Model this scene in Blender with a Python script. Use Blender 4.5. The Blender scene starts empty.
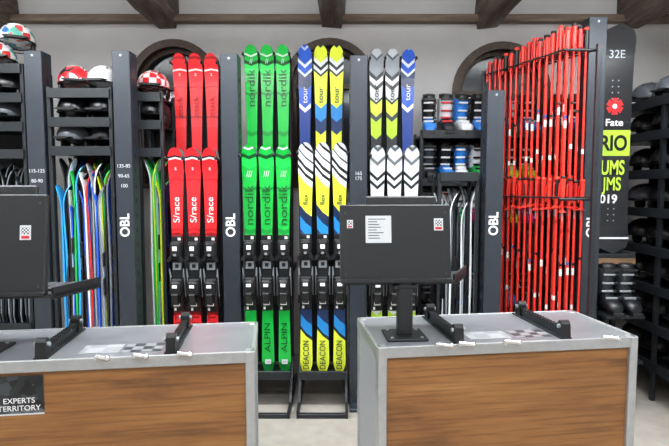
import bpy, math, random
from mathutils import Matrix, Vector, Euler
random.seed(7)
PI=math.pi
S=bpy.context.scene
S.view_settings.view_transform='Standard'

def lin(h):
    h=h.lstrip('#'); o=[]
    for i in (0,2,4):
        c=int(h[i:i+2],16)/255
        o.append(c/12.92 if c<=.04045 else ((c+.055)/1.055)**2.4)
    return tuple(o)+(1,)

MATS={}
def mat(name,col,rough=.5,metal=0,emit=0,noise=0,nscale=20,bump=0):
    if name in MATS: return MATS[name]
    m=bpy.data.materials.new(name); m.use_nodes=True
    nt=m.node_tree; b=nt.nodes['Principled BSDF']
    c=lin(col); b.inputs['Base Color'].default_value=c
    b.inputs['Roughness'].default_value=rough; b.inputs['Metallic'].default_value=metal
    if emit:
        b.inputs['Emission Color'].default_value=c; b.inputs['Emission Strength'].default_value=emit
    if noise or bump:
        tc=nt.nodes.new('ShaderNodeTexCoord'); n=nt.nodes.new('ShaderNodeTexNoise')
        n.inputs['Scale'].default_value=nscale; n.inputs['Detail'].default_value=6
        nt.links.new(tc.outputs['Object'],n.inputs['Vector'])
        if noise:
            r=nt.nodes.new('ShaderNodeValToRGB')
            r.color_ramp.elements[0].position=.3; r.color_ramp.elements[1].position=.7
            r.color_ramp.elements[0].color=tuple(x*(1-noise) for x in c[:3])+(1,)
            r.color_ramp.elements[1].color=tuple(min(1,x*(1+noise)) for x in c[:3])+(1,)
            nt.links.new(n.outputs['Fac'],r.inputs['Fac']); nt.links.new(r.outputs['Color'],b.inputs['Base Color'])
        if bump:
            bp=nt.nodes.new('ShaderNodeBump'); bp.inputs['Strength'].default_value=bump
            bp.inputs['Distance'].default_value=.02
            nt.links.new(n.outputs['Fac'],bp.inputs['Height']); nt.links.new(bp.outputs['Normal'],b.inputs['Normal'])
    MATS[name]=m; return m

def wood(name,cols,scale=(1,1,1),grain=6,rough=.5,bump=.15,fine=None):
    m=bpy.data.materials.new(name); m.use_nodes=True; nt=m.node_tree; b=nt.nodes['Principled BSDF']
    tc=nt.nodes.new('ShaderNodeTexCoord'); mp=nt.nodes.new('ShaderNodeMapping'); mp.inputs['Scale'].default_value=scale
    n=nt.nodes.new('ShaderNodeTexNoise'); n.inputs['Scale'].default_value=grain; n.inputs['Detail'].default_value=10; n.inputs['Distortion'].default_value=.35
    n.inputs['Roughness'].default_value=.62
    r=nt.nodes.new('ShaderNodeValToRGB'); r.color_ramp.elements[0].position=.28; r.color_ramp.elements[1].position=.72
    r.color_ramp.elements[0].color=lin(cols[0]); r.color_ramp.elements[1].color=lin(cols[-1])
    for i,c in enumerate(cols[1:-1]):
        e=r.color_ramp.elements.new(.28+.44*(i+1)/(len(cols)-1)); e.color=lin(c)
    nt.links.new(tc.outputs['Object'],mp.inputs['Vector']); nt.links.new(mp.outputs['Vector'],n.inputs['Vector'])
    nt.links.new(n.outputs['Fac'],r.inputs['Fac'])
    out=r.outputs['Color']
    if fine:
        mp2=nt.nodes.new('ShaderNodeMapping'); mp2.inputs['Scale'].default_value=fine
        n2=nt.nodes.new('ShaderNodeTexNoise'); n2.inputs['Scale'].default_value=12; n2.inputs['Detail'].default_value=5
        r2=nt.nodes.new('ShaderNodeValToRGB'); r2.color_ramp.elements[0].position=.36; r2.color_ramp.elements[0].color=(.42,.38,.35,1)
        r2.color_ramp.elements[1].position=.52; r2.color_ramp.elements[1].color=(1,1,1,1)
        mx=nt.nodes.new('ShaderNodeMixRGB'); mx.blend_type='MULTIPLY'; mx.inputs[0].default_value=.6
        nt.links.new(tc.outputs['Object'],mp2.inputs['Vector']); nt.links.new(mp2.outputs['Vector'],n2.inputs['Vector'])
        nt.links.new(n2.outputs['Fac'],r2.inputs['Fac']); nt.links.new(out,mx.inputs[1]); nt.links.new(r2.outputs['Color'],mx.inputs[2]); out=mx.outputs[0]
    nt.links.new(out,b.inputs['Base Color'])
    bp=nt.nodes.new('ShaderNodeBump'); bp.inputs['Strength'].default_value=bump; bp.inputs['Distance'].default_value=.01
    nt.links.new(n.outputs['Fac'],bp.inputs['Height']); nt.links.new(bp.outputs['Normal'],b.inputs['Normal'])
    b.inputs['Roughness'].default_value=rough
    MATS[name]=m; return m

def banded(name,bands,L,kabs=0,k=0,rough=.28):
    """top-sheet graphic: constant colour bands along length, slanted (k) or chevroned (kabs)"""
    m=bpy.data.materials.new(name); m.use_nodes=True; nt=m.node_tree; b=nt.nodes['Principled BSDF']
    tc=nt.nodes.new('ShaderNodeTexCoord'); sp=nt.nodes.new('ShaderNodeSeparateXYZ'); nt.links.new(tc.outputs['Object'],sp.inputs[0])
    ab=nt.nodes.new('ShaderNodeMath'); ab.operation='ABSOLUTE'; nt.links.new(sp.outputs['X'],ab.inputs[0])
    m1=nt.nodes.new('ShaderNodeMath'); m1.operation='MULTIPLY_ADD'; m1.inputs[1].default_value=kabs
    nt.links.new(ab.outputs[0],m1.inputs[0]); nt.links.new(sp.outputs['Z'],m1.inputs[2])
    m2=nt.nodes.new('ShaderNodeMath'); m2.operation='MULTIPLY_ADD'; m2.inputs[1].default_value=k
    nt.links.new(sp.outputs['X'],m2.inputs[0]); nt.links.new(m1.outputs[0],m2.inputs[2])
    dv=nt.nodes.new('ShaderNodeMath'); dv.operation='DIVIDE'; dv.inputs[1].default_value=L; nt.links.new(m2.outputs[0],dv.inputs[0])
    r=nt.nodes.new('ShaderNodeValToRGB'); cr=r.color_ramp; cr.interpolation='CONSTANT'
    cr.elements[0].position=0; cr.elements[0].color=lin(bands[0][1])
    cr.elements[1].position=bands[1][0]; cr.elements[1].color=lin(bands[1][1])
    for p,c in bands[2:]:
        e=cr.elements.new(p); e.color=lin(c)
    nt.links.new(dv.outputs[0],r.inputs['Fac']); nt.links.new(r.outputs['Color'],b.inputs['Base Color'])
    b.inputs['Roughness'].default_value=rough
    MATS[name]=m; return m

def checker(name,a,bc,scale):
    m=bpy.data.materials.new(name); m.use_nodes=True; nt=m.node_tree; b=nt.nodes['Principled BSDF']
    tc=nt.nodes.new('ShaderNodeTexCoord'); c=nt.nodes.new('ShaderNodeTexChecker'); c.inputs['Scale'].default_value=scale
    c.inputs['Color1'].default_value=lin(a); c.inputs['Color2'].default_value=lin(bc)
    nt.links.new(tc.outputs['Object'],c.inputs['Vector']); nt.links.new(c.outputs['Color'],b.inputs['Base Color'])
    b.inputs['Roughness'].default_value=.3; MATS[name]=m; return m

def blotch(name,cols,scale=14):
    m=bpy.data.materials.new(name); m.use_nodes=True; nt=m.node_tree; b=nt.nodes['Principled BSDF']
    tc=nt.nodes.new('ShaderNodeTexCoord'); v=nt.nodes.new('ShaderNodeTexVoronoi'); v.inputs['Scale'].default_value=scale
    sp=nt.nodes.new('ShaderNodeSeparateColor'); r=nt.nodes.new('ShaderNodeValToRGB'); r.color_ramp.interpolation='CONSTANT'
    n=len(cols); r.color_ramp.elements[0].color=lin(cols[0]); r.color_ramp.elements[1].position=1/n; r.color_ramp.elements[1].color=lin(cols[1])
    for i in range(2,n):
        e=r.color_ramp.elements.new(i/n); e.color=lin(cols[i])
    nt.links.new(tc.outputs['Object'],v.inputs['Vector']); nt.links.new(v.outputs['Color'],sp.inputs[0])
    nt.links.new(sp.outputs[0],r.inputs['Fac']); nt.links.new(r.outputs['Color'],b.inputs['Base Color'])
    b.inputs['Roughness'].default_value=.3; MATS[name]=m; return m

class MB:
    def __init__(s): s.v=[]; s.f=[]; s.fm=[]; s.m=[]; s.sm=[]; s.M=Matrix.Identity(4)
    def mi(s,m):
        if m not in s.m: s.m.append(m)
        return s.m.index(m)
    def add(s,vs,fs,m,smooth=False):
        o=len(s.v); s.v+= [s.M@Vector(v) for v in vs]
        i=s.mi(m)
        for f in fs: s.f.append([o+a for a in f]); s.fm.append(i); s.sm.append(smooth)
    def box(s,x0,x1,y0,y1,z0,z1,m,b=0):
        if b<=0:
            vs=[(x,y,z) for x in(x0,x1) for y in(y0,y1) for z in(z0,z1)]
            s.add(vs,[(0,1,3,2),(4,6,7,5),(0,4,5,1),(2,3,7,6),(0,2,6,4),(1,5,7,3)],m); return
        vs=[];idx={}
        for ix,x in enumerate((x0,x1)):
            for iy,y in enumerate((y0,y1)):
                for iz,z in enumerate((z0,z1)):
                    dx=b if ix==0 else -b; dy=b if iy==0 else -b; dz=b if iz==0 else -b
                    idx[ix,iy,iz,0]=len(vs); vs.append((x,y+dy,z+dz))
                    idx[ix,iy,iz,1]=len(vs); vs.append((x+dx,y,z+dz))
                    idx[ix,iy,iz,2]=len(vs); vs.append((x+dx,y+dy,z))
        I=lambda a,b_,c,d: idx[a,b_,c,d]
        fs=[]
        cyc=[(0,0),(1,0),(1,1),(0,1)]
        for q in (0,1):
            fs.append([I(q,a,c,0) for a,c in cyc]); fs.append([I(a,q,c,1) for a,c in cyc]); fs.append([I(a,c,q,2) for a,c in cyc])
        for a in (0,1):
            for c in (0,1):
                fs.append([I(0,a,c,1),I(1,a,c,1),I(1,a,c,2),I(0,a,c,2)])
                fs.append([I(a,0,c,0),I(a,1,c,0),I(a,1,c,2),I(a,0,c,2)])
                fs.append([I(a,c,0,0),I(a,c,1,0),I(a,c,1,1),I(a,c,0,1)])
                for d in (0,1): fs.append([I(a,c,d,0),I(a,c,d,1),I(a,c,d,2)])
        s.add(vs,fs,m)
    def cyl(s,p0,p1,r0,m,r1=None,n=10,cap=True):
        p0=Vector(p0);p1=Vector(p1); r1=r0 if r1 is None else r1
        d=(p1-p0).normalized(); u=d.orthogonal().normalized(); w=d.cross(u)
        vs=[]
        for p,r in((p0,r0),(p1,r1)):
            for i in range(n):
                a=2*PI*i/n; vs.append(p+u*(r*math.cos(a))+w*(r*math.sin(a)))
        s.add(vs,[(i,(i+1)%n,n+(i+1)%n,n+i) for i in range(n)],m,True)
        if cap: s.add(vs,[tuple(range(n))[::-1],tuple(range(n,2*n))],m)
    def tube(s,pts,r,m,n=8):
        for a,b in zip(pts[:-1],pts[1:]): s.cyl(a,b,r,m,n=n)
    def loft(s,rings,m,cap=True):
        n=len(rings[0]); vs=[v for r in rings for v in r]; fs=[]
        for k in range(len(rings)-1):
            for i in range(n):
                fs.append((k*n+i,k*n+(i+1)%n,(k+1)*n+(i+1)%n,(k+1)*n+i))
        s.add(vs,fs,m,True)
        if cap:
            s.add(rings[0],[tuple(range(n))[::-1]],m); s.add(rings[-1],[tuple(range(n))],m)
    def ell(s,c,r,m,nu=14,nv=8):
        rings=[]
        for j in range(nv+1):
            t=PI*(j+.02)/(nv+.04); rings.append([(c[0]+r[0]*math.sin(t)*math.cos(2*PI*i/nu),c[1]+r[1]*math.sin(t)*math.sin(2*PI*i/nu),c[2]-r[2]*math.cos(t)) for i in range(nu)])
        s.loft(rings,m)
    def prism(s,poly,axis,a,b,m):
        def P(p,h): return {'x':(h,p[0],p[1]),'y':(p[0],h,p[1]),'z':(p[0],p[1],h)}[axis]
        n=len(poly); vs=[P(p,a) for p in poly]+[P(p,b) for p in poly]
        s.add(vs,[tuple(range(n))[::-1],tuple(range(n,2*n))]+[(i,(i+1)%n,n+(i+1)%n,n+i) for i in range(n)],m)
    def mesh(s,name):
        me=bpy.data.meshes.new(name); me.from_pydata([tuple(v) for v in s.v],[],s.f)
        for m in s.m: me.materials.append(m)
        for p,i,sm in zip(me.polygons,s.fm,s.sm): p.material_index=i; p.use_smooth=sm
        me.update()
        import bmesh
        bm=bmesh.new(); bm.from_mesh(me); bmesh.ops.recalc_face_normals(bm,faces=bm.faces); bm.to_mesh(me); bm.free()
        return me
    def obj(s,name,loc=(0,0,0),rot=(0,0,0),parent=None):
        return place(name,s.mesh(name),loc,rot,parent)
def place(name,me,loc=(0,0,0),rot=(0,0,0),parent=None):
    o=bpy.data.objects.new(name,me); S.collection.objects.link(o); o.location=loc; o.rotation_euler=rot
    if parent: o.parent=parent
    return o
def text(name,body,loc,size,m,rot=(PI/2,0,0),parent=None,ext=.0005,sx=1,align='CENTER',bold=0):
    c=bpy.data.curves.new(name,'FONT'); c.body=body; c.size=size; c.extrude=ext; c.align_x=align; c.align_y='CENTER'; c.offset=bold
    c.materials.append(m)
    o=bpy.data.objects.new(name,c); S.collection.objects.link(o); o.location=loc; o.rotation_euler=rot; o.scale=(sx,1,1)
    if parent: o.parent=parent
    return o
UP=(PI/2,-PI/2,0); DN=(PI/2,PI/2,0); FL=(PI/2,0,0)

# ------------------------------------------------------------ materials
steel=mat('powder_coated_steel','#212529',.42,.2)
steelL=mat('post_steel','#30363e',.4,.25)
blackp=mat('black_plastic','#131416',.4)
termp=mat('terminal_housing','#191b1e',.5)
dark=mat('dark_backing','#17181b',.7)
plaster=mat('plaster','#d8d7d6',.9,noise=.05,nscale=3,bump=.25)
ceilm=mat('ceiling_paint','#e0e0df',.9,noise=.04,nscale=2)
floorm=mat('floor_vinyl','#a39d94',.5,noise=.12,nscale=9)
beamw=wood('beam_wood',['#3d332c','#62544a','#85786b'],(8,.8,8),4,.8,.5)
beamh=wood('plate_wood',['#54463a','#7a6959','#8d7d6c'],(.8,8,8),4,.8,.5)
oak=wood('oak_laminate',['#63401f','#85582f','#956637','#a37344'],(.7,1,5),2.2,.45,.06,fine=(.25,1,8))
winw=wood('window_wood',['#2e2018','#54402f'],(3,3,3),8,.5,.1)
glass=mat('night_glass','#2a3038',.12)
alu=mat('brushed_aluminium','#b8babc',.36,.7,noise=.06,nscale=40)
alup=mat('aluminium_panel','#a2a5a8',.45,.3)
topm=mat('counter_top','#74767a',.35,.2,noise=.12,nscale=6)
chrome=mat('chrome','#e4e4e4',.2,.9)
white=mat('white_print','#eeeeee',.5)
paper=mat('paper','#cfd2d6',.7)
redp=mat('red_print','#c81c22',.4)
blk=mat('black_print','#0c0c0e',.4)
greyd=mat('dark_grey','#3a3d42',.5)
silver=mat('silver_grey','#9aa0a6',.35,.4)
lamp=mat('lamp_tube','#ffffff',.5,emit=5)

# ------------------------------------------------------------ room shell
WX0,WX1,WY0,WY1,CZ=-3.3,3.0,-2.6,4.45,3.12
def shell(name,b,m):
    q=MB(); q.box(*b,m); return q.obj(name)
shell('floor',(WX0-.1,WX1+.1,WY0-.1,WY1+.3,-.1,0),floorm)
shell('ceiling',(WX0-.1,WX1+.1,WY0-.1,WY1+.3,CZ,CZ+.1),ceilm)
shell('wall_left',(WX0-.1,WX0,WY0,WY1,0,CZ),plaster)
shell('wall_right',(WX1,WX1+.1,WY0,WY1,0,CZ),plaster)
shell('wall_front',(WX0-.1,WX1+.1,WY0-.1,WY0,0,CZ),plaster)
wb=shell('wall_back',(WX0-.1,WX1+.1,WY1,WY1+.25,0,CZ),plaster)
def arch(cx,r,ztop,zb,n=20):
    zc=ztop-r
    return [(cx-r,zb)]+[(cx-r*math.cos(PI*i/n),zc+r*math.sin(PI*i/n)) for i in range(n+1)]+[(cx+r,zb)]
wins=[(-1.40,.40,2.79),(-.04,.40,2.80),(1.46,.43,2.77)]
for k,(cx,r,zt) in enumerate(wins):
    q=MB(); q.prism(arch(cx,r,zt,1.5),'y',WY1-.1,WY1+.35,plaster); c=q.obj('cut')
    md=wb.modifiers.new('b','BOOLEAN'); md.object=c; md.operation='DIFFERENCE'; md.solver='EXACT'
    dg=bpy.context.evaluated_depsgraph_get(); me=bpy.data.meshes.new_from_object(wb.evaluated_get(dg))
    wb.modifiers.clear(); wb.data=me; bpy.data.objects.remove(c)
    q=MB()
    for rr,d0,d1,w in((r,WY1-.02,WY1+.10,.065),(r-.065,WY1+.05,WY1+.12,.035)):
        A=arch(cx,rr-.001,zt-(r-rr)-.001,1.5); B=arch(cx,rr-w,zt-(r-rr)-w,1.5)
        n=len(A)
        for i in range(n-1):
            q.prism([A[i],A[i+1],B[i+1],B[i]],'y',d0,d1,winw)
    q.box(cx-.02,cx+.02,WY1+.06,WY1+.11,1.5,zt-.08,winw)
    q.box(cx-r+.08,cx+r-.08,WY1+.06,WY1+.11,zt-r-.02,zt-r+.02,winw)
    q.prism(arch(cx,r-.03,zt-.03,1.5),'y',WY1+.11,WY1+.13,glass)
    q.box(cx-r,cx+r,WY1-.05,WY1+.12,1.5,1.54,winw)
    q.obj('window_%d'%(k+1))
for k,x in enumerate((-2.85,-1.45,-.02,1.32,2.55)):
    q=MB(); n=14; rings=[]
    for i in range(n+1):
        y=WY0+(WY1-WY0)*i/n; j=lambda:random.uniform(-.012,.012)
        rings.append([(x-.10+j(),y,CZ),(x-.11+j(),y,CZ-.12),(x-.08+j(),y,CZ-.235+j()),(x+.08+j(),y,CZ-.235+j()),(x+.11+j(),y,CZ-.12),(x+.10+j(),y,CZ)])
    q.loft(rings,beamw); q.obj('ceiling_beam')
q=MB(); q.box(WX0,WX1,WY1-.10,WY1,2.915,2.975,beamh,.01); q.obj('trim_1')
def area(x,y,z,sx,sy,e,up=False):  # added fill light, one below and one above each hanging fixture
    l=bpy.data.lights.new('fill_light','AREA'); l.shape='RECTANGLE'; l.size=sx; l.size_y=sy; l.energy=e; l.color=(.93,.97,1)
    o=bpy.data.objects.new('fill_light',l); S.collection.objects.link(o); o.location=(x,y,z)
    if up: o.rotation_euler=(PI,0,0)
for (x,y) in ((-.62,3.75),(.62,3.75),(-2.15,3.75),(1.95,3.75)):  # inner pair are the room's fixtures; outer pair added to brighten the sides
    q=MB(); q.box(x-.42,x+.42,y-.08,y+.08,CZ-.05,CZ,paper,.006)
    for dy in(-.035,.035): q.cyl((x-.4,y+dy,CZ-.062),(x+.4,y+dy,CZ-.062),.013,lamp)
    for sx in(-.41,.41): q.box(x+sx-.012,x+sx+.012,y-.055,y+.055,CZ-.08,CZ-.04,paper)
    q.obj('ceiling_lamp')
for (x,y,ed,eu) in ((-.7,2.4,26,42),(.65,2.4,26,42),(-2.15,2.4,40,38),(1.95,2.4,40,38),(-.7,.2,22,22),(.65,.2,22,22),(-2.15,.2,26,20),(1.95,.2,26,20)):  # out-of-view hanging fixtures, added as fill for ceiling, walls and sides
    q=MB(); z=2.72; q.box(x-.55,x+.55,y-.07,y+.07,z-.03,z+.03,paper,.008)
    for s in(-.4,.4): q.cyl((x+s,y,z+.03),(x+s,y,CZ),.003,silver,n=6)
    q.box(x-.5,x+.5,y-.05,y+.05,z-.035,z-.031,lamp); q.box(x-.5,x+.5,y-.05,y+.05,z+.031,z+.035,lamp)
    q.obj('fill_fixture')
    area(x,y,z-.04,1.0,.12,ed); area(x,y,z+.04,1.0,.12,eu,True)

# ------------------------------------------------------------ skis
TR=.045
def halfw(t):
    if t<.03: return .043*(math.sqrt(max(0,1-((.03-t)/.03)**2))*.35+.65)
    if t<.90:
        return .037+.0145*((t-.45)/.45)**2*(1.15 if t>.45 else .75)
    w=.0537-.004*((t-.90)/.10)**2
    if t>1-TR: w*=max(0,1-((t-1+TR)/TR)**2)**.5
    return w
def ski(q,L,mt,mb,sgn=-1,tipc=.04,wid=1.0,n=34):
    ts=[i/n*.9 for i in range(n+1)]+[.92,.94]+[1-TR+TR*math.sin(a*PI/20) for a in range(0,10)]+[.9999]
    th=.011
    rows=[]
    for t in ts:
        w=halfw(t)*wid
        c=tipc*max(0,(t-.86)/.14)**2 + .004*math.sin(PI*min(1,t/.86))
        tt=th*(1-.6*abs(t-.45)/.55)+.003
        rows.append((w,sgn*(c),sgn*(c+tt),t*L))
    vs=[];ft=[];fb=[]
    for (w,y0,y1,z) in rows: vs+=[(-w,y0,z),(w,y0,z),(w*.95,y1,z),(-w*.95,y1,z)]
    for i in range(len(rows)-1):
        a=4*i;b=a+4
        ft.append((a+3,a+2,b+2,b+3)); fb+=[(a,b,b+1,a+1),(a+1,b+1,b+2,a+2),(a,a+3,b+3,b)]
    fb.append((0,1,2,3)); e=4*(len(rows)-1); fb.append((e,e+1,e+2,e+3))
    q.add(vs,fb,mb,False)
    q.add(vs,ft,mt,False)
def binding(q,L,acc,y=-.018,c=.45):
    z=L*c
    q.M=Matrix.Diagonal((1.18,1,1,1))
    q.box(-.031,.031,y-.012,y,z-.27,z+.25,blackp,.004)
    q.box(-.036,.036,y-.036,y-.010,z+.09,z+.215,blackp,.008)
    q.box(-.029,.029,y-.064,y-.030,z+.115,z+.205,blackp,.010)
    for s in(-1,1):
        q.prism([(s*.020,z+.135),(s*.046,z+.100),(s*.046,z+.078),(s*.034,z+.080),(s*.018,z+.105)],'y',y-.056,y-.024,blackp)
    q.box(-.013,.013,y-.0665,y-.060,z+.155,z+.185,acc,.002)
    q.cyl((0,y-.064,z+.128),(0,y-.067,z+.128),.009,silver,n=10)
    q.box(-.024,.024,y-.022,y-.011,z+.02,z+.070,silver,.002)
    q.box(-.010,.010,y-.0235,y-.021,z+.035,z+.060,blackp)
    q.box(-.034,.034,y-.042,y-.010,z-.235,z-.04,blackp,.008)
    q.box(-.031,.031,y-.084,y-.035,z-.150,z-.050,blackp,.012)
    q.prism([(y-.036,z-.225),(y-.064,z-.205),(y-.092,z-.14),(y-.060,z-.11),(y-.036,z-.13)],'x',-.016,.016,blackp)
    q.box(-.014,.014,y-.0875,y-.080,z-.094,z-.072,acc,.002)
    q.box(-.018,.018,y-.046,y-.040,z-.224,z-.204,white,.002)
    q.box(-.022,-.010,y-.0135,y-.0115,z-.262,z-.242,white); q.box(.006,.022,y-.0135,y-.0115,z+.222,z+.240,white)
    for s in(-1,1):
        q.tube([(s*.034,y-.02,z-.03),(s*.040,y-.03,z+.03),(s*.040,y-.005,z-.10),(s*.041,y+.008,z-.19)],.003,silver,6)
        q.box(s*.041-.005,s*.041+.005,y,y+.014,z-.23,z-.17,blackp,.003)
    q.M=Matrix.Identity(4)
base=mat('ski_base','#1b1c20',.4)
def ski_pair(x,y,z,L,mt,mt2=None,bind=None,texts=(),c=.45,rot=0):
    q=MB(); ski(q,L,mt,base,-1)
    q.M=Matrix.Translation((0,.004,0)); ski(q,L,mt2 or mt,base,1); q.M=Matrix.Identity(4)
    if bind:
        binding(q,L,bind,c=c)
        q.box(-.028,.028,.018,.05,L*c-.2,L*c-.05,blackp,.006); q.box(-.028,.028,.018,.05,L*c+.1,L*c+.2,blackp,.006)
    o=q.obj('ski_pair',(x,y,z),(0,0,rot))
    for (b,tz,sz,m,r,sx) in texts:
        text('lettering',b,(0,-.0185 if .1<tz/L<.8 else -.0165-.04*max(0,(tz/L-.86)/.14)**2,tz),sz,m,r,o,sx=sx,ext=.0006)
    return o

R1='#d21a22'; R2='#ee252c'
red_t=banded('ski_red',[(0,'#b5161c'),(.03,R2),(.13,'#c9191f'),(.15,R2),(.26,'#7a0d12'),(.28,R1),(.61,'#8e1015'),(.63,R2),(.64,'#b8151b'),(.65,R2),(.86,'#c0181e'),(.872,R2),(.955,'#e9e4e2'),(.963,'#1a1a1c'),(.972,R2)],1.53,kabs=.25)
red_u=banded('ski_red_upper',[(0,R1),(.66,R2),(.70,'#b5161c'),(.712,R2),(.84,'#c0181e'),(.85,R2),(.92,'#f0dcd8'),(.926,R2),(.972,'#a01318'),(.984,R2)],1.55,kabs=.2)
G='#0fae3e'
grn_t=banded('ski_green',[(0,'#0b6a28'),(.03,G),(.27,'#0c5c26'),(.29,G),(.61,'#0b8a30'),(.63,G),(.80,'#0a7a2c'),(.81,G),(.90,'#1ac94e'),(.94,'#0b4a1f'),(.955,G),(.978,'#d8e4da'),(.985,G)],1.55,kabs=-.4)
Y='#dbe838'; NB='#16305e'; BL='#1f7fc4'
yel_t=banded('ski_yellow_blue',[(0,'#c3cf25'),(.005,Y),(.155,'#0e1a33'),(.17,BL),(.225,NB),(.30,'#101418'),(.56,NB),(.60,BL),(.655,'#0f2448'),(.70,Y),(.80,Y),(.825,'#e6e8ea'),(.855,'#15181d'),(.870,'#e6e8ea'),(.885,'#15181d'),(.90,'#e6e8ea'),(.93,'#2a3a4a'),(.94,'#e2e4e6'),(.975,'#15181d'),(.985,'#c9ccd0')],1.57,kabs=-.25,k=1.0)
yel_u=banded('ski_yellow_upper',[(0,Y),(.60,NB),(.66,BL),(.72,Y),(.86,'#20262c'),(.875,'#dfe3e6'),(.89,'#20262c'),(.905,'#dfe3e6'),(.925,Y),(.985,'#20262c')],1.6,kabs=-.9)
blu_u=banded('ski_blue',[(0,'#15357e'),(.70,'#e0e4ea'),(.72,'#1f4fb4'),(.80,'#1a2a50'),(.86,'#d8dde6'),(.875,'#1f4fb4'),(.90,'#d8dde6'),(.915,'#1f4fb4'),(.975,'#b8c2d6'),(.985,'#1f4fb4')],1.6,kabs=-.9)
LGY='#d2d5d8'
wht_t=banded('ski_white',[(0,LGY),(.02,'#a9d42a'),(.10,'#15181c'),(.13,LGY),(.19,'#a9d42a'),(.25,LGY),(.28,'#1a1d22'),(.60,LGY),(.65,'#9bc028'),(.70,LGY),(.80,'#1a1d22'),(.815,LGY),(.835,'#1a1d22'),(.85,LGY),(.90,'#6a6f76'),(.915,LGY),(.96,'#555a60'),(.975,'#b8bcc0')],1.57,kabs=-.9)
wht_u=banded('ski_white_upper',[(0,'#2a2e33'),(.58,'#a9cf2a'),(.66,'#2a2e33'),(.68,'#c8d832'),(.735,'#1a1d22'),(.75,LGY),(.80,'#1a1d22'),(.82,LGY),(.84,'#1a1d22'),(.86,'#8d9298'),(.93,'#50555c'),(.945,'#b8bcc0'),(.98,'#44484e')],1.6,kabs=-.9)
dkred=mat('dark_red_print','#8a1016',.4); dkg=mat('dark_green_print','#064d1c',.4); ltr=mat('light_print','#f0d8d4',.4)
navy=mat('navy_print','#12203f',.4)

sp=.115
def ski_rack(x0,ztl,ztu,xu):
    q=MB(); hw=.160
    cx=x0
    for s in(-1,1):
        X=cx+s*hw; U=xu+s*hw
        q.box(X-.008,X+.008,3.50,3.54,.0,ztl-.06,steel,.003)
        q.box(U-.008,U+.008,3.80,3.84,0,ztu-.10,steel,.003)
        q.prism([(3.16,0),(3.84,0),(3.84,.05),(3.52,.05),(3.52,.30),(3.49,.30),(3.30,.05),(3.16,.05)],'x',X-.008,X+.008,steel)
        q.box(X-.008,X+.008,3.5,3.84,.9,.93,steel)
    q.box(cx-hw,cx+hw,3.31,3.53,.205,.232,steel,.003)
    q.box(cx-hw,cx+hw,3.30,3.312,.205,.262,steel,.002)
    q.box(cx-hw,cx+hw,3.16,3.19,.0,.03,steel,.003)
    q.box(xu-hw,xu+hw,3.60,3.82,.900,.925,steel,.003)
    q.box(cx-hw,cx+hw,3.535,3.545,.25,ztl-.16,dark)
    q.box(xu-hw,xu+hw,3.835,3.845,.25,ztu-.15,dark)
    for (c,y,zz) in ((cx,3.465,ztl-.085),(xu,3.78,ztu-.085)):
        q.box(c-hw,c+hw,y,y+.03,zz-.02,zz+.02,steel,.004)
        for s in(-1,1): q.box(c+s*hw-.008,c+s*hw+.008,y,y+.075,zz-.02,zz+.02,steel)
        for i in range(4):
            X=c+(i-1.5)*sp*.96
            q.cyl((X,y+.01,zz),(X,y-.125,zz+.012),.006,blackp); q.ell((X,y-.128,zz+.013),(.010,.014,.014),blackp,8,6)
    q.obj('ski_rack')
rk=[(-.955,1.77,2.47,-1.01),(-.46,1.79,2.53,-.49),(-.08,1.805,2.53,-.10),(.405,1.785,2.50,.42)]
for r in rk: ski_rack(*r)
yl,yu=3.405,3.72
for i in range(3):
    d=(i-1)*sp
    x,zt,zu,xu=rk[0]
    ski_pair(x+d,yl,.2325,zt-.233,red_t,bind=white,texts=[('SPRINT',.27,.07,dkred,UP,1.2),('S/race',1.12,.062,white,UP,1.15),('s',1.40,.04,white,FL,1)])
    ski_pair(xu+d,yu,.9255,zu-.926,red_u,texts=[('attack',1.16,.06,dkred,UP,1.1),('s',1.40,.04,white,FL,1)])
    x,zt,zu,xu=rk[1]
    ski_pair(x+d,yl,.2325,zt-.233,grn_t,bind=white,texts=[('nordik',1.15,.082,dkg,UP,1.25),('///',1.36,.06,white,FL,.8),('ALPIN',.24,.06,dkg,UP,1.3)])
    ski_pair(xu+d,yu,.9255,zu-.926,grn_t,texts=[('nordik',1.30,.082,dkg,UP,1.25),('//',1.49,.05,white,FL,.8)])
    x,zt,zu,xu=rk[2]
    ski_pair(x+d,yl,.2325,zt-.233,yel_t,bind=white,texts=[('DEACON',.115,.058,navy,UP,.85),('flex',1.19,.05,navy,UP,1)])
    ski_pair(xu+d,yu,.9255,zu-.926,blu_u if i==0 else yel_u,texts=[('tour',1.25,.055,navy if i else white,UP,1.2)])
    x,zt,zu,xu=rk[3]
    ski_pair(x+d,yl,.2325,zt-.233,wht_t,bind=white,texts=[('VIPER',1.14,.05,blk,UP,1)])
    ski_pair(xu+d,yu,.9255,zu-.926,blu_u if i==2 else wht_u,texts=[('tour',1.27,.055,blk if i<2 else white,UP,1.2)])
    q=MB(); q.box(-.02,.02,-.001,.001,-.016,.016,paper)
    t_=q.obj('size_tag',(-.46+d,yl-.0165,.300)); text('numerals','156',(0,-.0012,0),.018,blk,FL,t_,ext=.0002)

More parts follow.
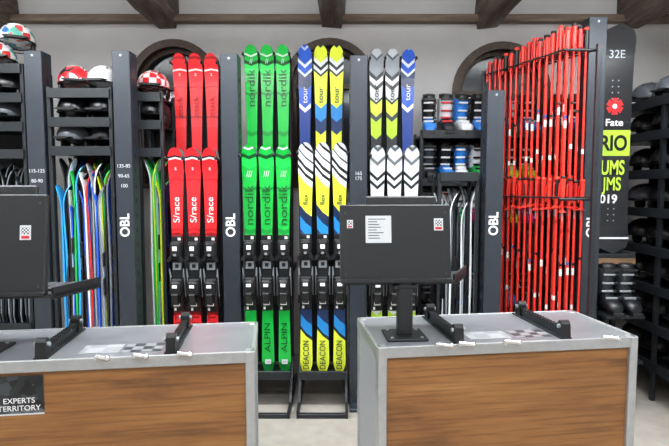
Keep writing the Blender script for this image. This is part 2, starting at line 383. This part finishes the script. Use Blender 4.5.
# ------------------------------------------------------------ posts
def post(x,y,ztop,logo,nums,wd=.115,lz=1.25,r=UP):
    q=MB(); h=wd/2
    q.box(-h,h,0,.012,.02,ztop,steelL,.003)
    q.box(-h,-h+.012,.010,.12,.02,ztop,steelL); q.box(h-.012,h,.010,.12,.02,ztop,steelL)
    q.box(-h,h,-.10,.12,0,.022,steelL,.004)
    z=.3
    while z<ztop-.1:
        q.box(-h-.003,-h+.001,.05,.07,z,z+.03,blackp); q.box(h-.001,h+.003,.05,.07,z,z+.03,blackp); z+=.1
    for zz in(.1,ztop-.03): q.cyl((0,-.003,zz),(0,.002,zz),.008,silver)
    o=q.obj('rack_post',(x,y,0))
    if logo: text('logo',logo,(0,-.002,lz),.088,white,r,o,bold=.002,sx=.95)
    if nums: text('size_numbers',nums,(0,-.002,lz+.33),.033,paper,FL,o)
    return o
post(-1.985,3.35,2.40,'',"115-125\n\n80-90")
post(-1.405,3.35,2.40,'OBL',"135-85\n\n90-65\n\n100")
post(-.695,3.35,2.38,'OBL','')
post(.160,3.35,2.37,'','165\n175')
post(1.07,3.35,2.145,'OBL','',lz=1.26)
post(1.70,3.30,2.60,'OBL','',lz=1.25)

# ------------------------------------------------------------ shelving with helmets
def shelf_unit(name,x0,x1,y0,y1,zs,ztop,back=True):
    q=MB()
    for z in zs:
        q.box(x0,x1,y0,y1,z-.02,z,steel,.002)
        q.box(x0,x1,y0-.012,y0,z-.035,z+.028,steel,.002)
    for x in(x0,x1):
        for y in(y0+.02,y1-.02): q.box(x-.012,x+.012,y-.015,y+.015,0,ztop,steel,.002)
    if back: q.box(x0,x1,y1,y1+.01,.05,min(ztop,max(zs)-.02),dark)
    return q.obj(name)
def helmet_mesh(name,sh,acc):
    q=MB(); nu=28; nv=12; rings=[]
    for j in range(nv+1):
        t=math.radians(2+98*j/nv); r=[]
        for i in range(nu):
            a=2*PI*i/nu; x=.108*math.sin(t)*math.cos(a); y=.132*math.sin(t)*math.sin(a)
            z=.108*math.cos(t)+.10-(.018*max(0,math.sin(a)) if t>1.3 else 0)
            ridge=1+.025*math.cos(4*a)*math.sin(t)**2
            r.append((x*ridge,y,z))
        rings.append(r)
    q.loft(rings,sh)
    rim=rings[-1]
    for i in range(nu): q.cyl(rim[i],rim[(i+1)%nu],.006,blackp,n=6,cap=False)
    q.prism([( -.075,.092),(-.05,.097),(.05,.097),(.075,.092),(.05,.083),(-.05,.083)],'y',-.150,-.108,blackp)
    for s in(-1,1):
        q.ell((s*.094,.012,.052),(.016,.045,.052),blackp,12,8)
        q.tube([(s*.09,0,.02),(s*.04,-.02,.008),(0,-.025,.006)],.004,blackp,6)
        for k in range(3):
            q.M=Matrix.Translation((s*.050,-.055+.052*k,.192-.014*abs(k-1)))@Matrix.Rotation(s*.5,4,'Y'); q.ell((0,0,0),(.008,.018,.008),blk,8,5); q.M=Matrix.Identity(4)
    q.tube([(s2*.110,y2,.095) for s2,y2 in((-.2,.128),(.2,.128))],.008,acc,6)
    q.box(-.02,.02,.118,.136,.08,.11,acc,.004)
    return q.mesh(name)
hm=[helmet_mesh('h1',checker('helmet_check','#f0eceb','#d01828',22),redp),
    helmet_mesh('h2',blotch('helmet_blotch',['#f0f2f4','#f0f2f4','#3b7fbe','#f0f2f4','#d23a3a','#5ab0a0'],22),blackp),
    helmet_mesh('h3',mat('helmet_black','#15161a',.3),silver),
    helmet_mesh('h4',mat('helmet_white','#e6e6e8',.3),blackp),
    helmet_mesh('h5',blotch('helmet_red',['#d21a24','#d21a24','#1a1a1c','#f0f0f2'],18),blackp),
    helmet_mesh('h6',mat('helmet_grey','#4a4e56',.35),silver)]
def helmets(xs,y,z,kinds):
    for x,k in zip(xs,kinds):
        place('ski_helmet',hm[k],(x,y+random.uniform(-.01,.01),z-.0015),(0,0,random.uniform(-.5,.5)))
shelf_unit('helmet_shelf',-2.66,-2.07,3.36,3.72,[.55,1.73,1.91,2.10,2.29],2.32)
shelf_unit('helmet_shelf',-1.90,-1.49,3.36,3.72,[.35,1.75,1.94,2.13],2.17)
shelf_unit('helmet_shelf',-1.36,-1.20,3.50,3.80,[.35,1.75,1.94,2.13],2.17)
helmets([-2.53,-2.30],3.50,2.29,[4,1])
helmets([-2.42,-2.19],3.52,2.42,[1,1])
helmets([-2.50,-2.24],3.53,2.10,[2,2])
helmets([-2.50,-2.24],3.53,1.91,[2,5])
helmets([-1.78,-1.58],3.50,2.13,[4,3])
helmets([-1.80,-1.58],3.52,1.94,[2,2])
helmets([-1.80,-1.58],3.52,1.75,[5,2])
helmets([-1.30],3.65,2.13,[0])
helmets([-1.30],3.65,1.94,[2])

cols=['#101114','#6a7078','#15171b','#1f58d8','#0f1013','#d9e02c','#e9ecef','#1d1f24','#2b5fe0','#c3262a','#848a92','#17b04a','#f2f2f4','#2f9fe0']
km=[mat('junior_ski_%d'%i,c,.3) for i,c in enumerate(cols)]
def ski_row(x0,x1,y,z,n,L0,L1,pal=None,ang=(86,100)):
    q=MB()
    for i in range(n):
        x=x0+(x1-x0)*i/(n-1); L=random.uniform(L0,L1)
        q.M=Matrix.Translation((x,y+random.uniform(-.03,.03),z))@Matrix.Rotation(math.radians(random.uniform(*ang)),4,'Z')@Matrix.Rotation(random.uniform(-.02,.02),4,'Y')
        p=pal or km
        m=random.choice(p); m2=random.choice(p); ski(q,L,m,m2,-1,tipc=.045,n=16,wid=.85)
        q.M=q.M@Matrix.Translation((0,.004,0)); ski(q,L,random.choice(p),random.choice(p),1,tipc=.045,n=16,wid=.85)
        q.box(-.03,.03,-.034,-.016,L*.35,L*.45,blackp,.006); q.box(-.03,.03,-.034,-.016,L*.52,L*.6,blackp,.006)
    q.M=Matrix.Identity(4)
    q.obj('junior_skis')
ski_row(-1.84,-1.55,3.44,.351,12,1.10,1.36)
ski_row(-1.83,-1.55,3.60,.351,12,1.18,1.37)
ski_row(-1.30,-1.22,3.60,.351,5,1.15,1.37,[km[5],km[11],km[3],km[6],km[0]])
ski_row(-2.58,-2.14,3.50,.551,14,1.0,1.15,[km[0],km[1],km[7],km[10],km[0]])

# ------------------------------------------------------------ boots
def boot_mesh(name,shell_m,cuff_m,buck):
    q=MB(); n=16
    def ring(cx,cy,cz,rx,ry,tilt=0,pw=2.6):
        r=[]
        for i in range(n):
            a=2*PI*i/n; c=math.cos(a); s_=math.sin(a)
            x=rx*math.copysign(abs(c)**(2/pw),c); y=ry*math.copysign(abs(s_)**(2/pw),s_)
            r.append((cx+x,cy+y*math.cos(tilt),cz+y*math.sin(tilt)))
        return r
    def vring(y,w,z0,z1):
        r=[]
        for i in range(n):
            a=2*PI*i/n; c=math.cos(a); s_=math.sin(a)
            r.append((w*math.copysign(abs(c)**.75,c),y,(z0+z1)/2+(z1-z0)/2*math.copysign(abs(s_)**.75,s_)))
        return r
    q.loft([vring(-.165,.030,.022,.055),vring(-.155,.044,.018,.075),vring(-.12,.052,.018,.092),vring(-.07,.052,.018,.112),vring(-.01,.047,.018,.150),vring(.06,.042,.018,.17),vring(.115,.042,.018,.16),vring(.135,.032,.022,.13)],shell_m)
    q.box(-.034,.034,-.185,-.09,0,.024,blackp,.004); q.box(-.034,.034,.06,.15,0,.026,blackp,.004)
    q.loft([ring(0,.045,.12,.050,.080,.1),ring(0,.035,.17,.052,.074,.15),ring(0,.020,.23,.056,.072,.2),ring(0,.005,.285,.060,.074,.25),ring(0,0,.300,.057,.070,.25)],cuff_m)
    q.loft([ring(0,0,.295,.048,.062,.25),ring(0,-.005,.33,.050,.064,.25),ring(0,-.005,.335,.03,.045,.25)],blackp)
    for (y,z) in((-.095,.105),(-.040,.140),(-.045,.195),(-.06,.255)):
        q.box(-.045,.030,y-.012,y+.006,z-.007,z+.007,buck,.003)
        q.box(.030,.058,y-.005,y+.014,z-.009,z+.009,blackp,.003)
    q.box(-.052,.052,-.075,-.060,.272,.292,blackp,.004)
    return q.mesh(name)
def bm_(n,c): return mat('boot_'+n,c,.35)
bt=[boot_mesh('b1',bm_('black','#16181c'),bm_('grey','#30343b'),silver),
    boot_mesh('b2',bm_('white','#eceef2'),bm_('blue','#2f7fd8'),white),
    boot_mesh('b3',bm_('black','#16181c'),bm_('white','#eceef2'),redp),
    boot_mesh('b4',bm_('blue','#2f7fd8'),bm_('black','#16181c'),white),
    boot_mesh('b5',bm_('yellow','#c9e02c'),bm_('black','#16181c'),white),
    boot_mesh('b6',bm_('pink','#d8308a'),bm_('white','#eceef2'),silver),
    boot_mesh('b7',bm_('green','#2fae54'),bm_('white','#eceef2'),blackp)]
shelf_unit('boot_shelf',.68,1.62,3.92,4.28,[.2,.55,.90,1.20,1.55,1.92],1.95)
def boots(x0,x1,y,z,n,kinds,rz=0,j=.15):
    for i in range(n):
        x=x0+(x1-x0)*i/(n-1)
        k=kinds[i%len(kinds)]
        place('ski_boot',bt[k],(x,y+random.uniform(-.01,.01),z),(0,0,rz+random.uniform(-j,j)))
boots(.76,1.55,4.09,1.92,7,[3,2,1,3,1,2,3])
boots(.76,1.55,4.09,1.55,7,[0,3,1,6,1,4,4])
boots(.76,1.55,4.09,1.20,7,[0,2,6,5,3,4,5])
boots(.76,1.55,4.09,.90-.0,7,[0,0,2]) if False else None
boots(.76,1.55,4.09,.55,7,[0,0,3])
shelf_unit('low_rack',.72,.98,3.42,3.66,[.30,1.58],1.60,False)
ski_row(.76,.95,3.54,.301,8,1.10,1.25,[km[0],km[1],km[2],km[6],km[10],km[10],km[7]],ang=(62,84))

# ------------------------------------------------------------ pole rack
polered=mat('pole_red','#e8372a',.3); poledk=mat('pole_dark_red','#b01a16',.35); pwhite=mat('pole_white','#f2ece8',.35); pblue=mat('pole_blue','#2b4f9e',.35)
def pole(q,x,y,z,L,ang,tier):
    r=.0085
    cuts=[(L*.22,.02,poledk),(L*.34,.03,pwhite),(L*.52,.045,pwhite),(L*.57,.018,random.choice([blk,pblue,blk])),(L*.74,.025,poledk)]
    cur=z+.05
    off=random.uniform(-.05,.05)
    for c,h,mm in cuts:
        if random.random()<.45: continue
        a=z+c+off
        if a<=cur: continue
        q.cyl((x,y,cur),(x,y,a),r*.9,polered,n=6,cap=False)
        q.cyl((x,y,a),(x,y,a+h),r,mm,n=6,cap=False); cur=a+h
    q.cyl((x,y,cur),(x,y,z+L-.12),r*.9,polered,n=6,cap=False)
    q.cyl((x,y,z),(x,y,z+.05),.0045,silver,n=6)
    q.cyl((x,y,z+L-.13),(x,y,z+L-.02),.014,random.choice([polered,polered,poledk,blk]),r1=.016,n=8)
    q.ell((x,y,z+L-.012),(.018,.018,.014),random.choice([polered,polered,blk]),8,5)
    q.cyl((x,y,z+.055),(x,y,z+.068),.026,polered,r1=.012,n=9)
    c,s_=math.cos(ang),math.sin(ang)
    q.tube([(x,y,z+L-.02),(x+.022*c,y+.022*s_,z+L-.05),(x+.024*c,y+.024*s_,z+L-.15),(x+.01*c,y+.01*s_,z+L-.12)],.0035,random.choice([blk,polered,polered,polered]),5)
q=MB(); fr=MB()
A=Vector((1.15,3.76)); B=Vector((1.43,3.14)); N=14; ac=Vector((.045,.012))
for i in range(N):
    for j in range(4):
        p=A.lerp(B,i/(N-1))+ac*j
        jx=lambda:random.uniform(-.004,.004)
        pole(q,p.x+jx(),p.y+jx(),1.31+random.uniform(-.02,.02),1.13+.06*i/(N-1),random.uniform(2.6,4.4),1)
        pole(q,p.x+jx()+.005,p.y+jx(),.33,1.24+random.uniform(-.02,.02),random.uniform(2.6,4.4),0)
def rail(q,z,off=-.02):
    a=A+Vector((off,.03)); b=B+Vector((off,-.03)); q.cyl((a.x,a.y,z),(b.x,b.y,z),.006,steel)
for z in(2.34,1.44,.50):
    for off in(-.03,.022,.068,.112,.165): rail(fr,z,off)
for p in(A+Vector((-.03,.05)),A+Vector((.165,.05)),B+Vector((-.03+.2,-.05))):
    fr.box(p.x-.014,p.x+.014,p.y-.014,p.y+.014,0,2.37,steel,.003)
fr.prism([(A.x-.06,A.y+.07),(A.x+.2,A.y+.08),(B.x+.2,B.y-.07),(B.x-.06,B.y-.08)],'z',.29,.325,steel)
for z in(2.34,1.43):
    for pa in(A+Vector((0,.03)),B+Vector((0,-.03))): fr.cyl((pa.x-.035,pa.y,z),(pa.x+.175,pa.y+.01,z),.009,steel)
ro=fr.obj('pole_rack'); q.obj('ski_poles',parent=ro)

# ------------------------------------------------------------ snowboard
sb=MB(); L=1.52; hw=.125; n=40
pts=[]
for i in range(n+1):
    t=i/n
    w_=hw*(.90+.10*abs(2*t-1)**2); e=.13/L
    if t<e: w_*=max(0,1-((e-t)/e)**2.4)**.5
    if t>1-e: w_*=max(0,1-((t-1+e)/e)**2.4)**.5
    y=-.05*max(0,(t-.86)/.14)**2-.05*max(0,(.14-t)/.14)**2
    pts.append((max(w_,.004),y,t*L))
boardm=banded('snowboard_graphic',[(0,'#1a1c20'),(.06,'#dfe2e4'),(.068,'#1a1c20'),(.345,'#1a1c20'),(.43,'#a6c83a'),(.545,'#17181c'),(.575,'#2b2e34'),(.585,'#17181c'),(.86,'#2a2d33'),(.865,'#17181c')],L,k=.0)
vs=[];ft=[];fb=[]
for w_,y,z in pts: vs+=[(-w_,y,z),(w_,y,z),(w_,y-.010,z),(-w_,y-.010,z)]
for i in range(n):
    a=4*i;b=a+4; ft.append((a+3,a+2,b+2,b+3)); fb+=[(a,b,b+1,a+1),(a+1,b+1,b+2,a+2),(a,a+3,b+3,b)]
sb.add(vs,fb,base); sb.add(vs,ft,boardm)
for zz in(.28,1.10):
    for dx in(-.02,.02):
        for dz in(-.06,-.02,.02,.06): sb.cyl((dx,-.009,zz+dz),(dx,-.012,zz+dz),.005,silver,n=8)
so=sb.obj('snowboard',(1.885,3.42,1.0585))
lime=mat('lime_print','#b9dc3e',.4)
text('lettering','32E',(0,-.016,1.33),.075,silver,FL,so)
text('lettering','Fate',(0,-.0125,.88),.065,white,FL,so,bold=.001,sx=1.1)
text('lettering','RIO',(0,-.0125,.74),.14,blk,FL,so,bold=.004,sx=.8)
text('lettering','UMS',(.0,-.0125,.575),.135,lime,FL,so,bold=.003,sx=.62)
text('lettering','JMS',(.0,-.0125,.465),.125,lime,FL,so,bold=.002,sx=.66)
text('lettering','019',(-.02,-.0125,.365),.08,white,FL,so,bold=.002)
q=MB()
for a in range(6):
    q.M=Matrix.Rotation(a*PI/3,4,'Y'); q.prism([(-.013,.018),(.013,.018),(.022,.055),(-.022,.055)],'y',-.002,0,redp)
q.M=Matrix.Identity(4); q.cyl((0,-.002,0),(0,0,0),.016,white); q.obj('emblem',(0,-.0105,.99),parent=so)
q=MB(); q.box(1.77,2.02,3.33,3.55,1.03,1.058,steel,.003); q.box(1.775,1.80,3.52,3.55,0,2.45,steel); q.box(1.98,2.01,3.52,3.55,0,2.45,steel)
q.box(1.775,2.01,3.5,3.53,2.2,2.24,steel); q.box(1.775,2.01,3.49,3.53,.9,.93,steel)
q.box(1.77,2.02,3.33,3.55,.99,1.03,wood('shelf_wood',['#5a4632','#8a6c50'],(1,6,6),4))
for z in(.35,.65): q.box(1.77,2.02,3.20,3.55,z,z+.02,steel)
q.obj('snowboard_stand')
boots(1.835,1.955,3.36,.67,2,[0],j=0); boots(1.835,1.955,3.36,.37-.0,2,[0],j=0) if False else None
shelf_unit('storage_shelf',1.72,2.15,3.92,4.28,[.3,.62,.94,1.26,1.6,1.92],1.95)
boots(1.80,2.08,4.09,1.60-.34,3,[0]) if False else None
boots(1.80,2.08,4.09,1.6-.0,3,[0,5]) if False else None
for z,k in((1.92,[0,3,0]),(1.6,[0]),(.94,[0]) ):
    if z==1.92: boots(1.80,2.08,4.09,z,3,k)
q=MB(); zs=[.25,.52,.79,1.06,1.33,1.60,1.87,2.10]
for z in zs:
    q.box(2.24,2.66,2.7,4.2,z-.02,z,steel,.002); q.box(2.228,2.24,2.7,4.2,z-.035,z+.03,steel,.002)
for y in(2.72,3.45,4.18):
    for x in(2.25,2.64): q.box(x-.014,x+.014,y-.014,y+.014,0,2.14,steel)
q.box(2.66,2.67,2.7,4.2,.05,2.14,dark)
q.obj('helmet_shelf')
for k,z in enumerate(zs):
    for y in (2.9,3.15,3.4-.06,3.62,3.9):
        kind=random.choice([2,2,5]) if k<7 else random.choice([3,5,5])
        place('ski_helmet',hm[kind],(2.42,y,z-.0015),(0,0,-PI/2+random.uniform(-.3,.3)))
for z in (.3,.62,.94,1.26,1.6):
    for x in (1.81,2.05): place('ski_helmet',hm[random.choice([2,2,5])],(x,4.08,z-.0015),(0,0,random.uniform(-.3,.3)))

# ------------------------------------------------------------ counters
def counter(name,corner,yaw,W,D,H=.95,rails=(),knobs=(),check=()):
    q=MB()
    q.box(0,W,0,D,H-.035,H-.004,topm,.002)
    q.box(0,W,-.008,0,H-.040,H,alu,.002); q.box(0,W,D,D+.006,H-.04,H,alu,.002)
    for x,s in((0,1),(W,-1)):
        q.box(min(x,x+s*.032),max(x,x+s*.032),-.010,.028,0,H,alu,.003)
        q.box(min(x,x+s*.032),max(x,x+s*.032),D-.03,D+.008,0,H,alu,.003)
        q.box(min(x+s*.004,x+s*.020),max(x+s*.004,x+s*.020),.02,D-.02,.03,H-.03,alup)
        q.box(min(x-s*.003,x+s*.012),max(x-s*.003,x+s*.012),0,D,H-.04,H,alu,.002)
    q.box(.03,W-.03,.004,.022,.06,H-.04,oak,.001)
    q.box(.03,W-.03,.02,D-.02,.03,.06,greyd)
    q.box(.03,W-.03,D-.30,D-.28,.06,H-.04,greyd)
    q.box(.03,W-.03,.0,.02,0,.06,alu)
    o=q.obj(name,(corner[0],corner[1],0),(0,0,yaw))
    for r in rails:
        b=MB()
        b.box(-.022,.022,.01,D-.01,0,.006,steel,.001)
        b.box(-.008,.008,.02,D-.02,.004,.030,steel,.002)
        nn=16; y0=.045; st=(D-.09)/nn
        for i in range(nn): b.prism([(y0+i*st,.028),(y0+(i+.75)*st,.028),(y0+(i+.55)*st,.040),(y0+(i+.2)*st,.040)],'x',-.011,.011,blackp)
        for yy in(.03,D-.05):
            b.prism([(yy-.022,0),(yy+.022,0),(yy+.016,.055),(yy+.006,.066),(yy-.006,.066),(yy-.016,.055)],'x',-.016,.016,blackp)
            b.cyl((-.024,yy,.045),(.024,yy,.045),.008,silver)
        b.obj('ski_vise_rail',(r,0,H-.0038),(0,0,0),o)
    for k in knobs:
        b=MB(); b.cyl((0,0,.009),(.045,0,.009),.008,chrome); b.cyl((.0,-.002,.0),(0,-.002,.010),.007,chrome)
        b.ell((.047,0,.009),(.010,.010,.010),chrome,10,6); b.obj('latch_knob',(k,-.012,H-.004),(0,0,-.5),o)
    for (a,c,m_) in check:
        b=MB(); b.box(a,c,.05,.14,0,.001,m_); b.obj('counter_sticker',(0,0,H-.0038),parent=o)
    return o
ck=checker('check_sticker','#3c3e42','#86888b',28); lt=checker('light_sticker','#a4a6a8','#8e9092',18)
counter('service_counter',(.150,1.70),math.radians(7.5),.985,.395,rails=(.30,.71),knobs=(.21,.29,.46,.84),check=((.36,.52,lt),(.54,.68,ck)))
WL=1.35; yw=math.radians(7.5)
cl_=counter('service_counter',(-.272-WL*math.cos(yw),1.672-WL*math.sin(yw)),yw,WL,.37,H=.947,rails=(.66,1.07),knobs=(.84,.96,1.10),check=((.76,.89,lt),(.90,1.03,ck)))
q=MB(); q.box(-.20,.075,-.0012,0,-.065,.065,blotch('poster_photo',['#16181b','#24272b','#3a3e43','#101113','#1c1f23','#5d6166'],34))
q.box(-.20,.075,-.0016,-.001,-.065,-.060,paper)
po=q.obj('poster',(.595,.0025,.83),parent=cl_)
text('lettering','EXPERTS\nTERRITORY',(.0,-.003,-.030),.025,white,FL,po)

# ------------------------------------------------------------ terminals (seen from the back)
def terminal(x,y,yaw,w,zb,zt,pole_dx,stickers,H=.95,ext=.13):
    e=bpy.data.objects.new('computer_terminal',None); S.collection.objects.link(e); e.location=(x,y,H-.0038); e.rotation_euler=(0,0,yaw)
    zb-=H; zt-=H
    q=MB(); hz=zt-zb
    tl=math.radians(-7)
    q.M=Matrix.Translation((0,0,zb))@Matrix.Rotation(tl,4,'X')
    q.box(-w/2,w/2,.0,.028,0,hz,termp,.004)
    q.box(-w/2+.10,w/2-.045,.026,.05,.02,hz+.035,termp,.006)
    q.box(-w/2,w/2,-.010,.002,-.004,.012,termp,.003)
    for sx in(-1,1):
        for zz in(.03,hz-.03): q.cyl((sx*(w/2-.02),-.002,zz),(sx*(w/2-.02),.001,zz),.004,greyd,n=8)
    q.M=Matrix.Identity(4)
    q.obj('display',parent=e)
    q=MB()
    q.prism([(-w/2+.02,.02),(w/2+.02,.02),(w/2+ext,.22),(-w/2+.02,.22)],'z',zb-.014,zb,termp)
    q.prism([(w/2+.02,.02),(w/2+ext,.22),(w/2+ext-.008,.225),(w/2+.012,.025)],'z',zb-.020,zb+.022,termp)
    for r in range(4):
        for c in range(11): q.box(-w/2+.06+c*.034,-w/2+.06+c*.034+.028,.07+r*.034,.07+r*.034+.028,zb,zb+.010,greyd,.002)
    q.obj('keyboard_tray',parent=e)
    q=MB()
    q.box(pole_dx-.028,pole_dx+.028,.002,.042,.008,zb+.02,termp,.006)
    q.box(pole_dx-.045,pole_dx+.045,.0,.06,zb-.03,zb-.012,termp,.005)
    q.box(pole_dx-.075,pole_dx+.075,-.050,.09,0,.010,termp,.003)
    for a in(-1,1):
        for b in(-.03,.07): q.cyl((pole_dx+a*.055,b,.01),(pole_dx+a*.055,b,.013),.006,silver)
    q.obj('stand',parent=e)
    for (sx,sz,sw,sh,tx) in stickers:
        q=MB(); q.box(-sw/2,sw/2,-.001,0,-sh/2,sh/2,paper)
        if tx=='qr':
            q.box(-sw*.36,sw*.36,-.0014,-.001,-sh*.12,sh*.36,checker('qr_print','#1a1a1c','#e6e6e8',180)); q.box(-sw*.36,sw*.36,-.0014,-.001,-sh*.42,-sh*.22,redp)
        else:
            for i in range(8): q.box(-sw*.40,sw*.38*random.uniform(-.2,1),-.0014,-.001,sh*(.36-.10*i),sh*(.36-.10*i)+.003,greyd)
        hh=sz*hz
        q.obj('sticker',(sx,hh*math.sin(-tl)-.0008,zb+hh*math.cos(tl)),(tl,0,0),e)
terminal(.228,1.815,math.radians(4),.412,1.16,1.445,.035,[(-.065,.68,.095,.10,'txt'),(-.170,.75,.022,.03,'qr'),(.160,.74,.034,.045,'qr')])
terminal(-1.185,1.66,math.radians(5),.40,1.14,1.485,-.02,[(.135,.62,.036,.05,'qr')],ext=.10,H=.947)

# ------------------------------------------------------------ camera
cd=bpy.data.cameras.new('camera'); co=bpy.data.objects.new('camera',cd); S.collection.objects.link(co)
co.location=(0,0,1.5); co.rotation_euler=(math.radians(86),0,0); cd.lens=500/669*36; cd.sensor_width=36; cd.clip_start=.05
S.camera=co
